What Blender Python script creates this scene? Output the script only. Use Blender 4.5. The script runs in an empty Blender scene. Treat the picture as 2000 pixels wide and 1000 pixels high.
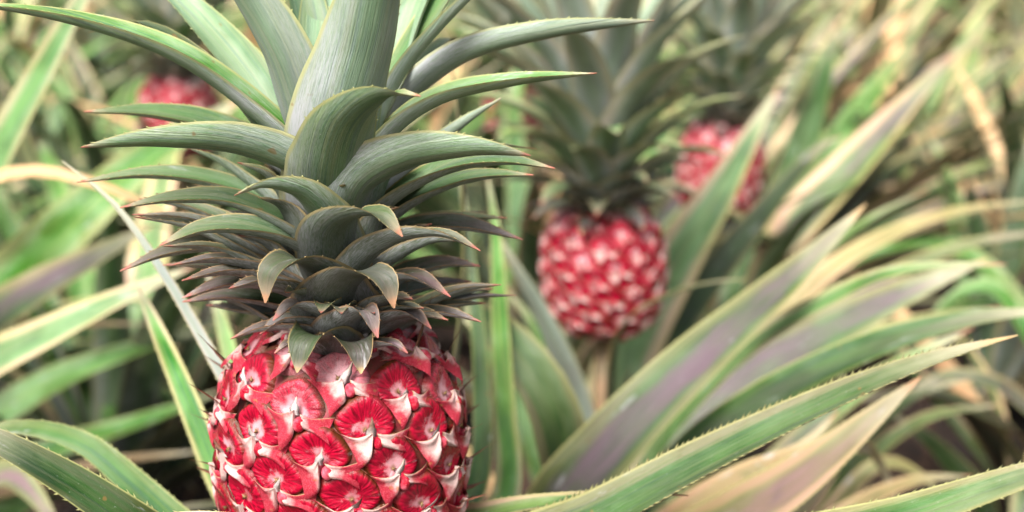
import bpy, math, random
from math import radians as R, sin, cos, pi
from mathutils import Vector as V, noise as MN

random.seed(7)
S = bpy.context.scene
COL = S.collection

# ------------------------------------------------------------------ camera, sky, sun, exposure
CZ, PITCH, LENS = 0.62, 13.0, 50.0
FPX = LENS / 36.0 * 2000
HX_PX, HY = 667, 0.56                     # picture column and distance of the foreground fruit
cam = bpy.data.cameras.new("camera"); co = bpy.data.objects.new("camera", cam); COL.objects.link(co)
co.location = (0, 0, CZ); co.rotation_euler = (R(90 - PITCH), 0, 0)
cam.lens = LENS; cam.sensor_width = 36; cam.clip_start = 0.01; cam.clip_end = 2000
cam.dof.use_dof = True; cam.dof.focus_distance = 0.528; cam.dof.aperture_fstop = 6.8; cam.dof.aperture_blades = 9
S.camera = co
w = bpy.data.worlds.new("World"); S.world = w; w.use_nodes = True
nt = w.node_tree; bg = nt.nodes["Background"]
sky = nt.nodes.new("ShaderNodeTexSky"); sky.sky_type = 'NISHITA'; sky.sun_disc = False
SUN_EL, SUN_AZ = 47, 200                  # azimuth clockwise from +Y
sky.sun_elevation = R(SUN_EL); sky.sun_rotation = R(SUN_AZ); sky.dust_density = 6; sky.air_density = 1.0
hs = nt.nodes.new("ShaderNodeHueSaturation"); hs.inputs['Saturation'].default_value = 0.42   # overcast: grey cloud light
nt.links.new(sky.outputs[0], hs.inputs['Color']); nt.links.new(hs.outputs[0], bg.inputs[0])
bg.inputs[1].default_value = 0.066
sl = bpy.data.lights.new("sun", 'SUN'); so = bpy.data.objects.new("sun", sl); COL.objects.link(so)
sl.energy = 2.3; sl.angle = R(22); sl.color = (1, 0.985, 0.975)
az, el = R(SUN_AZ), R(SUN_EL)
so.rotation_euler = V((sin(az) * cos(el), cos(az) * cos(el), sin(el))).to_track_quat('Z', 'Y').to_euler()
S.view_settings.view_transform = 'Standard'; S.view_settings.look = 'None'; S.view_settings.gamma = 1
S.view_settings.exposure = 1.82
S.cycles.max_bounces = 6; S.cycles.use_denoising = True

# ------------------------------------------------------------------ picture point at distance Y -> world point
cp, sp_ = cos(R(PITCH)), sin(R(PITCH))
def P(px, py, Y):
    a = (px - 1000) / FPX; b = -(py - 500) / FPX
    d = V((a, cp + b * sp_, -sp_ + b * cp))
    return V((0, 0, CZ)) + d * (Y / d.y)
PXM = HY / FPX / cp                        # metres per picture pixel at the foreground fruit

def gz(x, y):                              # the terrain: level, then a gentle rise away from the camera
    s = max(0.0, y - 1.4)
    h = 0.045 * s * s / (s + 0.6)
    return h + 0.012 * MN.noise(V((x * 2.1, y * 2.1, 0)))

# ------------------------------------------------------------------ node helpers
def mat(name):
    m = bpy.data.materials.new(name); m.use_nodes = True
    t = m.node_tree; t.nodes.clear()
    out = t.nodes.new("ShaderNodeOutputMaterial"); b = t.nodes.new("ShaderNodeBsdfPrincipled")
    t.links.new(b.outputs[0], out.inputs[0])
    return m, t, b, out
def N(t, typ, **kw):
    n = t.nodes.new(typ)
    for k, v in kw.items(): setattr(n, k, v)
    return n
def lk(t, a, b):
    if isinstance(a, (int, float, tuple)): b.default_value = a
    else: t.links.new(a, b)
def mth(t, op, a, b=0.0, clamp=False):
    n = N(t, "ShaderNodeMath", operation=op, use_clamp=clamp); lk(t, a, n.inputs[0]); lk(t, b, n.inputs[1]); return n.outputs[0]
def mix(t, f, a, b):
    n = N(t, "ShaderNodeMix", data_type='RGBA'); n.clamp_factor = True
    lk(t, f, n.inputs[0])
    for v, s in ((a, n.inputs[6]), (b, n.inputs[7])):
        if isinstance(v, tuple): s.default_value = (*v, 1)
        else: t.links.new(v, s)
    return n.outputs[2]
def ss(t, v, lo, hi, a=0.0, b=1.0):
    n = N(t, "ShaderNodeMapRange", interpolation_type='SMOOTHSTEP'); lk(t, v, n.inputs[0])
    for i, q in enumerate((lo, hi, a, b)): lk(t, q, n.inputs[i + 1])
    return n.outputs[0]
def attr(t, name):
    a = N(t, "ShaderNodeAttribute", attribute_name=name); return a
def noise(t, vec, scale, detail=3, rough=.55):
    n = N(t, "ShaderNodeTexNoise"); lk(t, vec, n.inputs['Vector']); n.inputs['Scale'].default_value = scale
    n.inputs['Detail'].default_value = detail; n.inputs['Roughness'].default_value = rough; return n.outputs['Fac']
def vmul(t, v, k):
    n = N(t, "ShaderNodeVectorMath", operation='MULTIPLY'); lk(t, v, n.inputs[0]); n.inputs[1].default_value = k; return n.outputs[0]
def rgba(t, c):
    s = N(t, "ShaderNodeSeparateColor"); lk(t, c.outputs['Color'], s.inputs[0])
    return s.outputs[0], s.outputs[1], s.outputs[2], c.outputs['Alpha']

# ------------------------------------------------------------------ the leaf material (real pigments, driven by what the leaf is)
def leaf_material():
    m, t, b, out = mat("leaf_skin")
    u, tt, side, rnd = rgba(t, attr(t, "info"))       # u 0..1 across, tt along, side 1 = upper face
    age, purp, cream, dry = rgba(t, attr(t, "tone"))
    loc = attr(t, "metre").outputs['Vector']
    oi = N(t, "ShaderNodeObjectInfo")
    off = N(t, "ShaderNodeVectorMath", operation='ADD'); lk(t, loc, off.inputs[0])
    cmb = N(t, "ShaderNodeCombineXYZ"); lk(t, mth(t, 'MULTIPLY', oi.outputs['Random'], 9.0), cmb.inputs[2]); lk(t, cmb.outputs[0], off.inputs[1])
    vec = off.outputs[0]
    au = mth(t, 'ABSOLUTE', mth(t, 'SUBTRACT', mth(t, 'MULTIPLY', u, 2.0), 1.0))
    streak = noise(t, vmul(t, vec, (2300, 22, 1)), 1, 4, .65)
    fine = noise(t, vmul(t, vec, (4200, 330, 1)), 1, 3, .7)
    blotch = noise(t, vmul(t, vec, (60, 22, 1)), 1, 3)
    dust = noise(t, vmul(t, vec, (900, 900, 1)), 1, 4, .7)
    g_light, g_dark = (0.100, 0.27, 0.052), (0.010, 0.078, 0.013)
    g = mix(t, ss(t, blotch, .3, .7), g_dark, g_light)
    g = mix(t, ss(t, streak, .40, .72, 0, .6), g, (0.22, 0.32, 0.11))
    g = mix(t, ss(t, noise(t, vmul(t, vec, (420, 7, 1)), 1, 2), .42, .66, 0, .6), g, (0.20, 0.25, 0.10))
    g = mix(t, ss(t, noise(t, vmul(t, vec, (700, 11, 1)), 1, 3), .52, .68, 0, .55), g, (0.022, 0.085, 0.055))
    # grey wax: strong below, thin on the upper face
    scurf = (0.45, 0.46, 0.47)
    k = mth(t, 'ADD', mth(t, 'MULTIPLY', mth(t, 'SUBTRACT', 1.0, side), .32), mth(t, 'MULTIPLY', ss(t, blotch, .42, .62), .28))
    k = mth(t, 'MULTIPLY', k, ss(t, fine, .3, .62, .55, 1.2), True)
    k = mth(t, 'MULTIPLY', k, ss(t, au, .05, .75, .55, 1.35), True)
    k = mth(t, 'MULTIPLY', k, ss(t, tt, .15, .7, 1.25, .5), True)
    k = mth(t, 'ADD', k, mth(t, 'MULTIPLY', mth(t, 'MAXIMUM', mth(t, 'MULTIPLY', age, -1.0), 0.0), .6), True)
    g = mix(t, k, g, scurf)
    # older leaves low in the crown are brownish olive, still waxy
    old = mix(t, ss(t, fine, .28, .74), (0.062, 0.080, 0.048), (0.44, 0.44, 0.46))
    old = mix(t, mth(t, 'MULTIPLY', side, ss(t, blotch, .35, .6, .55, .95)), old, mix(t, ss(t, mth(t, 'ADD', mth(t, 'MULTIPLY', streak, .5), mth(t, 'MULTIPLY', tt, .35)), .36, .60), (0.022, 0.050, 0.013), (0.105, 0.068, 0.066)))
    c = mix(t, mth(t, 'MULTIPLY', age, 1.25, True), g, old)
    # purple stripe down the middle
    pm = mth(t, 'MULTIPLY', ss(t, mth(t, 'ADD', au, mth(t, 'MULTIPLY', mth(t, 'SUBTRACT', blotch, .5), .8)), .28, .68, 1, 0), purp)
    patch = noise(t, vmul(t, vec, (30, 9, 1)), 1, 3)
    pm = mth(t, 'MULTIPLY', pm, ss(t, mth(t, 'ADD', mth(t, 'MULTIPLY', streak, .6), mth(t, 'MULTIPLY', patch, .6)), .44, .74, .12, 1.0))
    c = mix(t, pm, c, mix(t, streak, (0.16, 0.092, 0.12), (0.33, 0.245, 0.285)))
    # cream margins
    cm = mth(t, 'MULTIPLY', ss(t, mth(t, 'ADD', au, mth(t, 'ADD', mth(t, 'MULTIPLY', mth(t, 'SUBTRACT', streak, .5), .35), mth(t, 'MULTIPLY', mth(t, 'SUBTRACT', patch, .5), .7))), .50, .80), cream)
    c = mix(t, cm, c, mix(t, ss(t, patch, .35, .65), (0.56, 0.48, 0.26), (0.66, 0.47, 0.37)))
    # dry leaf
    dm = mth(t, 'MULTIPLY', dry, ss(t, mth(t, 'ADD', blotch, mth(t, 'MULTIPLY', dry, .35)), .3, .6))
    c = mix(t, dm, c, mix(t, streak, (0.52, 0.31, 0.14), (0.70, 0.50, 0.38)))
    # every leaf has its own depth of colour
    hv = N(t, "ShaderNodeHueSaturation"); lk(t, c, hv.inputs['Color']); lk(t, ss(t, rnd, 0, 1, .20, 1.06), hv.inputs['Value']); hv.inputs['Saturation'].default_value = 1.22
    c = hv.outputs[0]
    # thin rim and the tip
    rim = ss(t, au, .90, .97)
    rimc = mix(t, age, (0.38, 0.37, 0.14), (0.42, 0.22, 0.11))
    c = mix(t, mth(t, 'MULTIPLY', rim, .7), c, rimc)
    tip = ss(t, mth(t, 'ADD', tt, mth(t, 'MULTIPLY', mth(t, 'SUBTRACT', blotch, .5), .12)), .86, 1.0)
    tipc = mix(t, ss(t, mth(t, 'ADD', tt, mth(t, 'MULTIPLY', age, .05)), .965, .995), mix(t, age, (0.40, 0.36, 0.24), (0.30, 0.19, 0.13)), mix(t, ss(t, rnd, .35, .65), (0.50, 0.36, 0.17), (0.45, 0.13, 0.10)))
    c = mix(t, mth(t, 'MULTIPLY', tip, .8), c, tipc)
    # flecks of pale dust and small brown spots
    smear = noise(t, vmul(t, vec, (130, 28, 1)), 1, 5, .7)
    c = mix(t, mth(t, 'MULTIPLY', ss(t, smear, .61, .73, 0, .6), side), c, (0.42, 0.42, 0.42))
    c = mix(t, ss(t, dust, .66, .74, 0, .5), c, (0.55, 0.54, 0.50))
    spot = noise(t, vmul(t, vec, (160, 120, 1)), 1, 1)
    c = mix(t, ss(t, spot, .76, .80, 0, .6), c, (0.20, 0.10, 0.03))
    lk(t, c, b.inputs['Base Color'])
    b.inputs['Roughness'].default_value = .42; b.inputs['Specular IOR Level'].default_value = .34
    lk(t, ss(t, fine, .3, .7, .30, .52), b.inputs['Roughness'])
    bp = N(t, "ShaderNodeBump"); bp.inputs['Strength'].default_value = .55; bp.inputs['Distance'].default_value = .0008
    lk(t, mth(t, 'ADD', mth(t, 'ADD', streak, noise(t, vmul(t, vec, (700, 6, 1)), 1, 2)), mth(t, 'MULTIPLY', fine, .5)), bp.inputs['Height']); lk(t, bp.outputs[0], b.inputs['Normal'])
    tr = N(t, "ShaderNodeBsdfTranslucent"); lk(t, mix(t, .35, c, (0.25, 0.45, 0.05)), tr.inputs[0])
    ms = N(t, "ShaderNodeMixShader"); ms.inputs[0].default_value = .15
    t.links.new(b.outputs[0], ms.inputs[1]); t.links.new(tr.outputs[0], ms.inputs[2]); t.links.new(ms.outputs[0], out.inputs[0])
    return m
LEAF = leaf_material()

def eye_material():
    m, t, b, out = mat("fruitlet_skin")
    r, a, kind, rnd = rgba(t, attr(t, "info"))        # r 0 centre..1 rim, a angle turn, kind 0 disc / .5 bud / 1 dry scrap
    loc = attr(t, "metre").outputs['Vector']
    av = N(t, "ShaderNodeCombineXYZ"); lk(t, mth(t, 'MULTIPLY', a, 22.0), av.inputs[0]); lk(t, mth(t, 'MULTIPLY', r, 1.3), av.inputs[1]); lk(t, mth(t, 'MULTIPLY', rnd, 30.0), av.inputs[2])
    ray = noise(t, av.outputs[0], 2.2, 2, .5)
    sp = noise(t, vmul(t, loc, (2600, 2600, 2600)), 1, 3, .75)
    bl = noise(t, vmul(t, loc, (220, 220, 220)), 1, 2)
    red = mix(t, ss(t, ray, .3, .7), (0.15, 0.001, 0.009), (0.44, 0.003, 0.028))
    c = mix(t, ss(t, r, .80, .97), red, (0.075, 0.022, 0.006))
    frost = mth(t, 'ADD', ss(t, mth(t, 'ADD', r, mth(t, 'MULTIPLY', mth(t, 'SUBTRACT', bl, .5), 1.0)), .06, .60, .80, 0), mth(t, 'MULTIPLY', mth(t, 'SUBTRACT', rnd, .42), 1.1))
    fm = ss(t, mth(t, 'SUBTRACT', frost, mth(t, 'MULTIPLY', sp, 1.1)), -.25, .45)
    c = mix(t, mth(t, 'MULTIPLY', mth(t, 'MULTIPLY', fm, ss(t, sp, .3, .6, .6, .95)), mth(t, 'LESS_THAN', kind, .3)), c, (0.60, 0.34, 0.36))
    c = mix(t, ss(t, mth(t, 'ADD', r, mth(t, 'MULTIPLY', sp, .12)), .10, .22, .75, 0), c, (0.16, 0.07, 0.02))
    sc1 = noise(t, vmul(t, loc, (120, 120, 120)), 1, 4, .7)
    c = mix(t, ss(t, sc1, .62, .74, 0, .5), c, (0.16, 0.05, 0.02))
    c = mix(t, ss(t, noise(t, vmul(t, loc, (70, 70, 70)), 1, 2), .45, .7, 0, .6), c, mix(t, ray, (0.13, 0.001, 0.010), (0.34, 0.006, 0.028)))
    isb = mth(t, 'MULTIPLY', mth(t, 'GREATER_THAN', kind, .3), mth(t, 'LESS_THAN', kind, .8))
    c = mix(t, isb, c, mix(t, ss(t, bl, .4, .7), (0.36, 0.004, 0.02), (0.60, 0.12, 0.16)))
    c = mix(t, mth(t, 'GREATER_THAN', kind, .8), c, mix(t, sp, (0.06, 0.03, 0.01), (0.36, 0.22, 0.09)))
    lk(t, c, b.inputs['Base Color']); lk(t, ss(t, fm, 0, 1, .24, .7), b.inputs['Roughness']); b.inputs['Specular IOR Level'].default_value = .32
    bp = N(t, "ShaderNodeBump"); bp.inputs['Strength'].default_value = .8; bp.inputs['Distance'].default_value = .0009
    lk(t, mth(t, 'ADD', mth(t, 'MULTIPLY', ray, ss(t, r, .3, .75)), mth(t, 'MULTIPLY', sp, .25)), bp.inputs['Height']); lk(t, bp.outputs[0], b.inputs['Normal'])
    return m
def bract_material():
    m, t, b, out = mat("bract_skin")
    s, ridge, kind, rnd = rgba(t, attr(t, "info"))    # s 0 tip..1 outer end, ridge 1 on a ridge, kind 1 = papery spike (ridge = along it)
    loc = attr(t, "metre").outputs['Vector']
    sp = noise(t, vmul(t, loc, (2400, 2400, 2400)), 1, 3, .75)
    bl = noise(t, vmul(t, loc, (330, 330, 330)), 1, 3)
    pale = mix(t, sp, (0.38, 0.19, 0.18), (0.66, 0.52, 0.46))
    pink = mix(t, ss(t, sp, .4, .75), (0.28, 0.003, 0.016), (0.46, 0.075, 0.10))
    f = mth(t, 'ADD', s, mth(t, 'MULTIPLY', mth(t, 'SUBTRACT', bl, .5), .7))
    f = mth(t, 'ADD', f, mth(t, 'MULTIPLY', mth(t, 'SUBTRACT', rnd, .5), .5))
    c = mix(t, ss(t, f, .16, .66), pale, pink)
    c = mix(t, ss(t, bl, .62, .72, 0, .55), c, (0.28, 0.15, 0.05))
    c = mix(t, mth(t, 'MULTIPLY', ss(t, ridge, .2, .9, .85, 0), 1.0), c, mix(t, sp, (0.14, 0.06, 0.02), (0.50, 0.36, 0.22)))
    spk = mix(t, ss(t, mth(t, 'ADD', ridge, mth(t, 'MULTIPLY', mth(t, 'SUBTRACT', .5, rnd), .5)), .22, .7), mix(t, sp, (0.36, 0.29, 0.27), (0.66, 0.60, 0.57)), mix(t, rnd, (0.15, 0.055, 0.028), (0.50, 0.40, 0.33)))
    c = mix(t, kind, c, spk)
    lk(t, c, b.inputs['Base Color']); b.inputs['Roughness'].default_value = .6; b.inputs['Specular IOR Level'].default_value = .25
    bp = N(t, "ShaderNodeBump"); bp.inputs['Strength'].default_value = .7; bp.inputs['Distance'].default_value = .0007
    lk(t, mth(t, 'ADD', sp, bl), bp.inputs['Height']); lk(t, bp.outputs[0], b.inputs['Normal'])
    return m
def simple(name, c1, c2, scale, rough=.7, bump=.5, dist=.002, stretch=(1, 1, 1), det=5):
    m, t, b, out = mat(name)
    tc = N(t, "ShaderNodeTexCoord")
    n = noise(t, vmul(t, tc.outputs['Object'], stretch), scale, det, .65)
    lk(t, mix(t, ss(t, n, .35, .66), c1, c2), b.inputs['Base Color']); b.inputs['Roughness'].default_value = rough
    bp = N(t, "ShaderNodeBump"); bp.inputs['Strength'].default_value = bump; bp.inputs['Distance'].default_value = dist
    lk(t, n, bp.inputs['Height']); lk(t, bp.outputs[0], b.inputs['Normal'])
    return m
EYE, BRACT = eye_material(), bract_material()
FLESH = simple("crevice_skin", (0.06, 0.03, 0.010), (0.20, 0.012, 0.02), 160, .6)
STALK = simple("stalk_skin", (0.09, 0.09, 0.035), (0.24, 0.12, 0.06), 40, .6, stretch=(6, 6, .6))
PITH = simple("crown_core_skin", (0.03, 0.035, 0.015), (0.07, 0.06, 0.03), 90)

def soil_material():
    m, t, b, out = mat("soil")
    tc = N(t, "ShaderNodeTexCoord"); o = tc.outputs['Object']
    n1 = noise(t, o, 5, 6, .7); n2 = noise(t, vmul(t, o, (60, 9, 1)), 1, 4); n3 = noise(t, vmul(t, o, (11, 70, 1)), 1, 4)
    c = mix(t, ss(t, n1, .35, .65), (0.012, 0.007, 0.005), (0.055, 0.026, 0.014))
    c = mix(t, ss(t, n2, .60, .70), c, (0.20, 0.095, 0.05)); c = mix(t, ss(t, n3, .62, .72), c, (0.19, 0.10, 0.06))
    lk(t, c, b.inputs['Base Color']); b.inputs['Roughness'].default_value = .9
    bp = N(t, "ShaderNodeBump"); bp.inputs['Strength'].default_value = 1; bp.inputs['Distance'].default_value = .02
    lk(t, mth(t, 'ADD', n1, n2), bp.inputs['Height']); lk(t, bp.outputs[0], b.inputs['Normal'])
    return m

# ------------------------------------------------------------------ mesh helpers
class MB:
    def __init__(s): s.v = []; s.f = []; s.info = []; s.tone = []; s.met = []
    def add(s, co, info, tone=(0, 0, 0, 0), met=None):
        s.v.append(tuple(co)); s.info.append(info); s.tone.append(tone); s.met.append(tuple(met if met else co)); return len(s.v) - 1
    def build(s, name, m, parent=None, smooth=True):
        me = bpy.data.meshes.new(name); me.from_pydata(s.v, [], s.f)
        a = me.attributes.new("info", 'FLOAT_COLOR', 'POINT'); a.data.foreach_set("color", [q for i in s.info for q in i])
        a = me.attributes.new("tone", 'FLOAT_COLOR', 'POINT'); a.data.foreach_set("color", [q for i in s.tone for q in i])
        a = me.attributes.new("metre", 'FLOAT_VECTOR', 'POINT'); a.data.foreach_set("vector", [q for i in s.met for q in i])
        if smooth: me.polygons.foreach_set("use_smooth", [True] * len(me.polygons))
        me.materials.append(m)
        o = bpy.data.objects.new(name, me); COL.objects.link(o)
        if parent: o.parent = parent
        return o

def spline(pts, n):
    P_ = [V(p) for p in pts]
    P_ = [P_[0] * 2 - P_[1]] + P_ + [P_[-1] * 2 - P_[-2]]
    dense = []
    for i in range(1, len(P_) - 2):
        p0, p1, p2, p3 = P_[i - 1:i + 3]
        d0, d1, d2 = [max(1e-6, (b - a).length ** .5) for a, b in ((p0, p1), (p1, p2), (p2, p3))]
        t0, t1 = 0, d0; t2 = t1 + d1; t3 = t2 + d2
        for k in range(14):
            t = t1 + (t2 - t1) * k / 14
            A1 = p0 * ((t1 - t) / (t1 - t0)) + p1 * ((t - t0) / (t1 - t0))
            A2 = p1 * ((t2 - t) / (t2 - t1)) + p2 * ((t - t1) / (t2 - t1))
            A3 = p2 * ((t3 - t) / (t3 - t2)) + p3 * ((t - t2) / (t3 - t2))
            B1 = A1 * ((t2 - t) / (t2 - t0)) + A2 * ((t - t0) / (t2 - t0))
            B2 = A2 * ((t3 - t) / (t3 - t1)) + A3 * ((t - t1) / (t3 - t1))
            dense.append(B1 * ((t2 - t) / (t2 - t1)) + B2 * ((t - t1) / (t2 - t1)))
    dense.append(P_[-2])
    L = [0]
    for a, b in zip(dense, dense[1:]): L.append(L[-1] + (b - a).length)
    out = []; j = 0
    for k in range(n + 1):
        q = L[-1] * k / n
        while j < len(L) - 2 and L[j + 1] < q: j += 1
        f = (q - L[j]) / max(1e-9, L[j + 1] - L[j]); out.append(dense[j].lerp(dense[j + 1], min(1, f)))
    return out, L[-1]

CAMP = V((0, 0, CZ))
def leaf_into(mb, pts, width, tone, face=0.0, az=None, n=20, m=9, fold=.45, th=.0012, base=.8, taper=2.2, teeth=None, rnd=None, roll=0.0, belly=.25, wob=.03):
    """One solid leaf along pts (world points, base first).  face>0 turns the upper face to the viewer's side, <0 the lower face."""
    c, L = spline(pts, n)
    h = (c[-1] - c[0]); h.z = 0
    if az is not None: h = V((cos(R(az)), sin(R(az)), 0))
    if h.length < 1e-5: h = V((0, -1, 0))
    h.normalize(); S0 = V((0, 0, 1)).cross(h)
    rnd = random.random() if rnd is None else rnd
    ph = random.random() * 40
    top, bot, edges = [], [], []
    for i in range(n + 1):
        t = i / n
        T = (c[min(n, i + 1)] - c[max(0, i - 1)]).normalized()
        Sd = (S0 - T * S0.dot(T))
        Sd = Sd.normalized() if Sd.length > 1e-4 else S0
        Nn = T.cross(Sd).normalized()
        if face:
            q = CAMP - c[i]; q = q - T * q.dot(T); q = q.normalized() * (1 if face > 0 else -1)
            f = abs(face) * (min(1, .4 + t * 1.5) if face < 0 else min(1, t * 1.7))
            Nn = (Nn * (1 - f) + q * f).normalized(); Sd = Nn.cross(T).normalized()
        if roll:
            a = R(roll) * t; Sd, Nn = Sd * cos(a) + Nn * sin(a), Nn * cos(a) - Sd * sin(a)
        wd = width * .5 * (base + (1 - base) * min(1, t / belly)) * max(0.0, 1 - t ** taper) ** .85
        wd *= 1 + wob * MN.noise(V((t * 9, ph, 0)))
        wd = max(wd, .0003)
        fo = fold * (1 - .35 * t)
        rt, rb = [], []
        for j in range(m):
            u = -1 + 2 * j / (m - 1)
            ang = u * fo * 1.25
            wv = wob * wd * MN.noise(V((t * 7 + ph, u * 1.3, 3))) * abs(u)
            p = c[i] + Sd * (wd * (sin(ang) / max(1e-3, fo * 1.25) if fo > 1e-3 else u)) + Nn * (wd * (1 - cos(ang)) / max(.2, fo * 1.25) * 1.1 + wv)
            k = th * (1 - u * u) ** .5 * min(1, 3.2 * (1 - t) + .06) + .00008
            met = (u * wd, t * L, ph)
            rt.append(mb.add(p, (u * .5 + .5, t, 1, rnd), tone, met))
            rb.append(mb.add(p - Nn * k, (u * .5 + .5, t, 0, rnd), tone, met))
        top.append(rt); bot.append(rb); edges.append((c[i], Sd, Nn, T, wd))
    for i in range(n):
        for j in range(m - 1):
            mb.f.append((top[i][j], top[i][j + 1], top[i + 1][j + 1], top[i + 1][j]))
            mb.f.append((bot[i][j], bot[i + 1][j], bot[i + 1][j + 1], bot[i][j + 1]))
    if teeth:
        gap, hh, t0 = teeth
        k = int(L / gap)
        for e in (0, m - 1):
            sg = -1 if e == 0 else 1
            for q in range(k):
                t = (q + random.uniform(.25, .75)) / k
                if t < t0 or t > .985: continue
                x = t * n; i = min(n - 1, int(x)); f = x - i
                pe = V(mb.v[top[i][e]]).lerp(V(mb.v[top[i + 1][e]]), f)
                T, Sd, Nn = edges[i][3], edges[i][1], edges[i][2]
                ed = (V(mb.v[top[i + 1][e]]) - V(mb.v[top[i][e]])).normalized()
                inn = (V(mb.v[top[i][m // 2]]) - pe).normalized()
                s_ = hh * random.uniform(.75, 1.25)
                inf = (0.0 if sg < 0 else 1.0, min(t, .9), 1, rnd)
                a = mb.add(pe - ed * s_ * .75 + inn * s_ * .2, inf, tone); b_ = mb.add(pe + ed * s_ * .45 + inn * s_ * .2, inf, tone)
                d = mb.add(pe - inn * s_ * .95 + ed * s_ * .75, inf, tone); g_ = mb.add(pe - Nn * s_ * .22, inf, tone); g2 = mb.add(pe + Nn * s_ * .22, inf, tone)
                mb.f += [(a, g_, d), (g_, b_, d), (b_, g2, d), (g2, a, d)]
    return L
def leaf(name, parent, pts, width, tone, **kw):
    mb = MB(); leaf_into(mb, pts, width, tone, **kw); return mb.build(name, LEAF, parent)

def empty(name, loc, label, cat, group=None):
    o = bpy.data.objects.new(name, None); COL.objects.link(o); o.location = loc; o.empty_display_size = .05
    o["label"] = label; o["category"] = cat
    if group: o["group"] = group
    return o
def put(part, parent):                     # parts are modelled in world space, then hung on their thing or part
    part.parent = parent
    p = parent; off = V((0, 0, 0))
    while p is not None: off += p.location; p = p.parent
    part.location = -off
def copy_tree(o, parent=None):
    c = o.copy(); COL.objects.link(c)
    if parent: c.parent = parent
    for ch in kids.get(o.name, []): copy_tree(ch, c)
    return c
kids = {}

def lathe(name, prof, cen, m, parent, seg=48):
    mb = MB()
    rows = [[mb.add((cen[0] + r * cos(2 * pi * j / seg), cen[1] + r * sin(2 * pi * j / seg), z), (0, 0, 0, 0)) for j in range(seg)] for r, z in prof]
    for a, b in zip(rows, rows[1:]):
        for j in range(seg): mb.f.append((a[j], a[(j + 1) % seg], b[(j + 1) % seg], b[j]))
    mb.f.append(tuple(rows[0][::-1])); mb.f.append(tuple(rows[-1]))
    return mb.build(name, m, parent)

# ------------------------------------------------------------------ the fruit
def profile_r(prof, z):
    if z <= prof[0][1]: return prof[0][0]
    for (r0, z0), (r1, z1) in zip(prof, prof[1:]):
        if z <= z1:
            f = (z - z0) / (z1 - z0); return r0 + (r1 - r0) * f
    return prof[-1][0]

def make_eye(mb, O, X, Y, Zn, w, h, rnd, sc, rf):
    """disc of one fruitlet: crinkled ring, sunk pale centre, dry scrap; X along, Y up, Zn out."""
    SEG, RG = 56, 10
    ox, oy = random.uniform(-.08, .08), -.22 + random.uniform(-.08, .05)
    rows = []; NB = [(s_ * x, s_ * y) for x, y in ((87, 61), (54, -100), (142, -38)) for s_ in (1, -1)]
    sd = random.random() * 50
    for i in range(1, RG + 1):
        r = i / RG; row = []
        for j in range(SEG):
            a = 2 * pi * j / SEG
            e_ = 1 / math.sqrt((cos(a) / 66) ** 2 + (sin(a) / 56) ** 2)
            vo = min((nx * nx + ny * ny) / (2 * max(1, nx * cos(a) + ny * sin(a))) for nx, ny in NB) * .97
            ro = (e_ ** -7 + vo ** -7) ** (-1 / 7)              # packed against its six neighbours
            ow, oh = ro / 58, ro / 48
            x = ox * (1 - r) + cos(a) * r * ow; y = oy * (1 - r) + sin(a) * r * oh
            kk = 1 + .035 * MN.noise(V((cos(a) * 2, sin(a) * 2, sd)))
            z = .10 + .20 * (r / .72) ** 1.6 if r < .72 else .30
            if r > .72: z = .30 * math.sqrt(max(0, 1 - ((r - .72) / .28) ** 2.2)) - .10 * max(0, (r - .9) / .1)
            z += .08 + .16 * y                  # hood: the upper half leans out
            z += .020 * sin(a * 23 + 2.5 * MN.noise(V((a * 2, r * 3, sd)))) * max(0, min(1, (r - .45) * 4)) * (1.3 - r)
            crease = abs(math.atan2(sin(a - 1.9 - sd), cos(a - 1.9 - sd)))
            z -= .05 * math.exp(-(crease / .10) ** 2) * max(0, .75 - r)
            p = O + X * (x * w * kk) + Y * (y * h * kk) + Zn * (z * w * .66 * sc - (x * w) ** 2 / (2 * rf))
            row.append(mb.add(p, (r, a / (2 * pi), 0, rnd)))
        rows.append(row)
    c = mb.add(O + X * (ox * w) + Y * (oy * h) + Zn * (.16 * w * .66 * sc), (0, .5, 0, rnd))
    for j in range(SEG): mb.f.append((c, rows[0][j], rows[0][(j + 1) % SEG]))
    for a, b in zip(rows, rows[1:]):
        for j in range(SEG): mb.f.append((a[j], b[j], b[(j + 1) % SEG], a[(j + 1) % SEG]))
    # dry scrap of the withered flower in the middle
    for k in range(5):
        a = random.random() * 2 * pi; l = w * random.uniform(.07, .16)
        b0 = O + X * (ox * w) + Y * (oy * h) + Zn * (.13 * w)
        d = X * cos(a) + Y * sin(a); q = X * -sin(a) + Y * cos(a)
        i0 = mb.add(b0 + q * l * .3, (.5, 0, 1, rnd)); i1 = mb.add(b0 - q * l * .3, (.5, 0, 1, rnd)); i2 = mb.add(b0 + d * l + Zn * l * .9, (.5, 0, 1, rnd)); i3 = mb.add(b0 + Zn * l * .8, (.5, 0, 1, rnd))
        mb.f += [(i0, i1, i2), (i1, i3, i2), (i3, i0, i2)]
    # the small red bud at the foot of the disc
    br = w * random.uniform(.17, .23); bc = O + X * (.31 * w) + Y * (-.80 * h) + Zn * (w * .27 * sc)
    rws = []
    for i in range(7):
        th = pi * i / 6
        rws.append([mb.add(bc + (X * (cos(2 * pi * j / 12) * sin(th)) + Y * (sin(2 * pi * j / 12) * sin(th) * 1.25) + Zn * cos(th)) * br, (.6, j / 12, .5, rnd)) for j in range(12)])
    for a, b in zip(rws, rws[1:]):
        for j in range(12): mb.f.append((a[j], b[j], b[(j + 1) % 12], a[(j + 1) % 12]))

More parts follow.
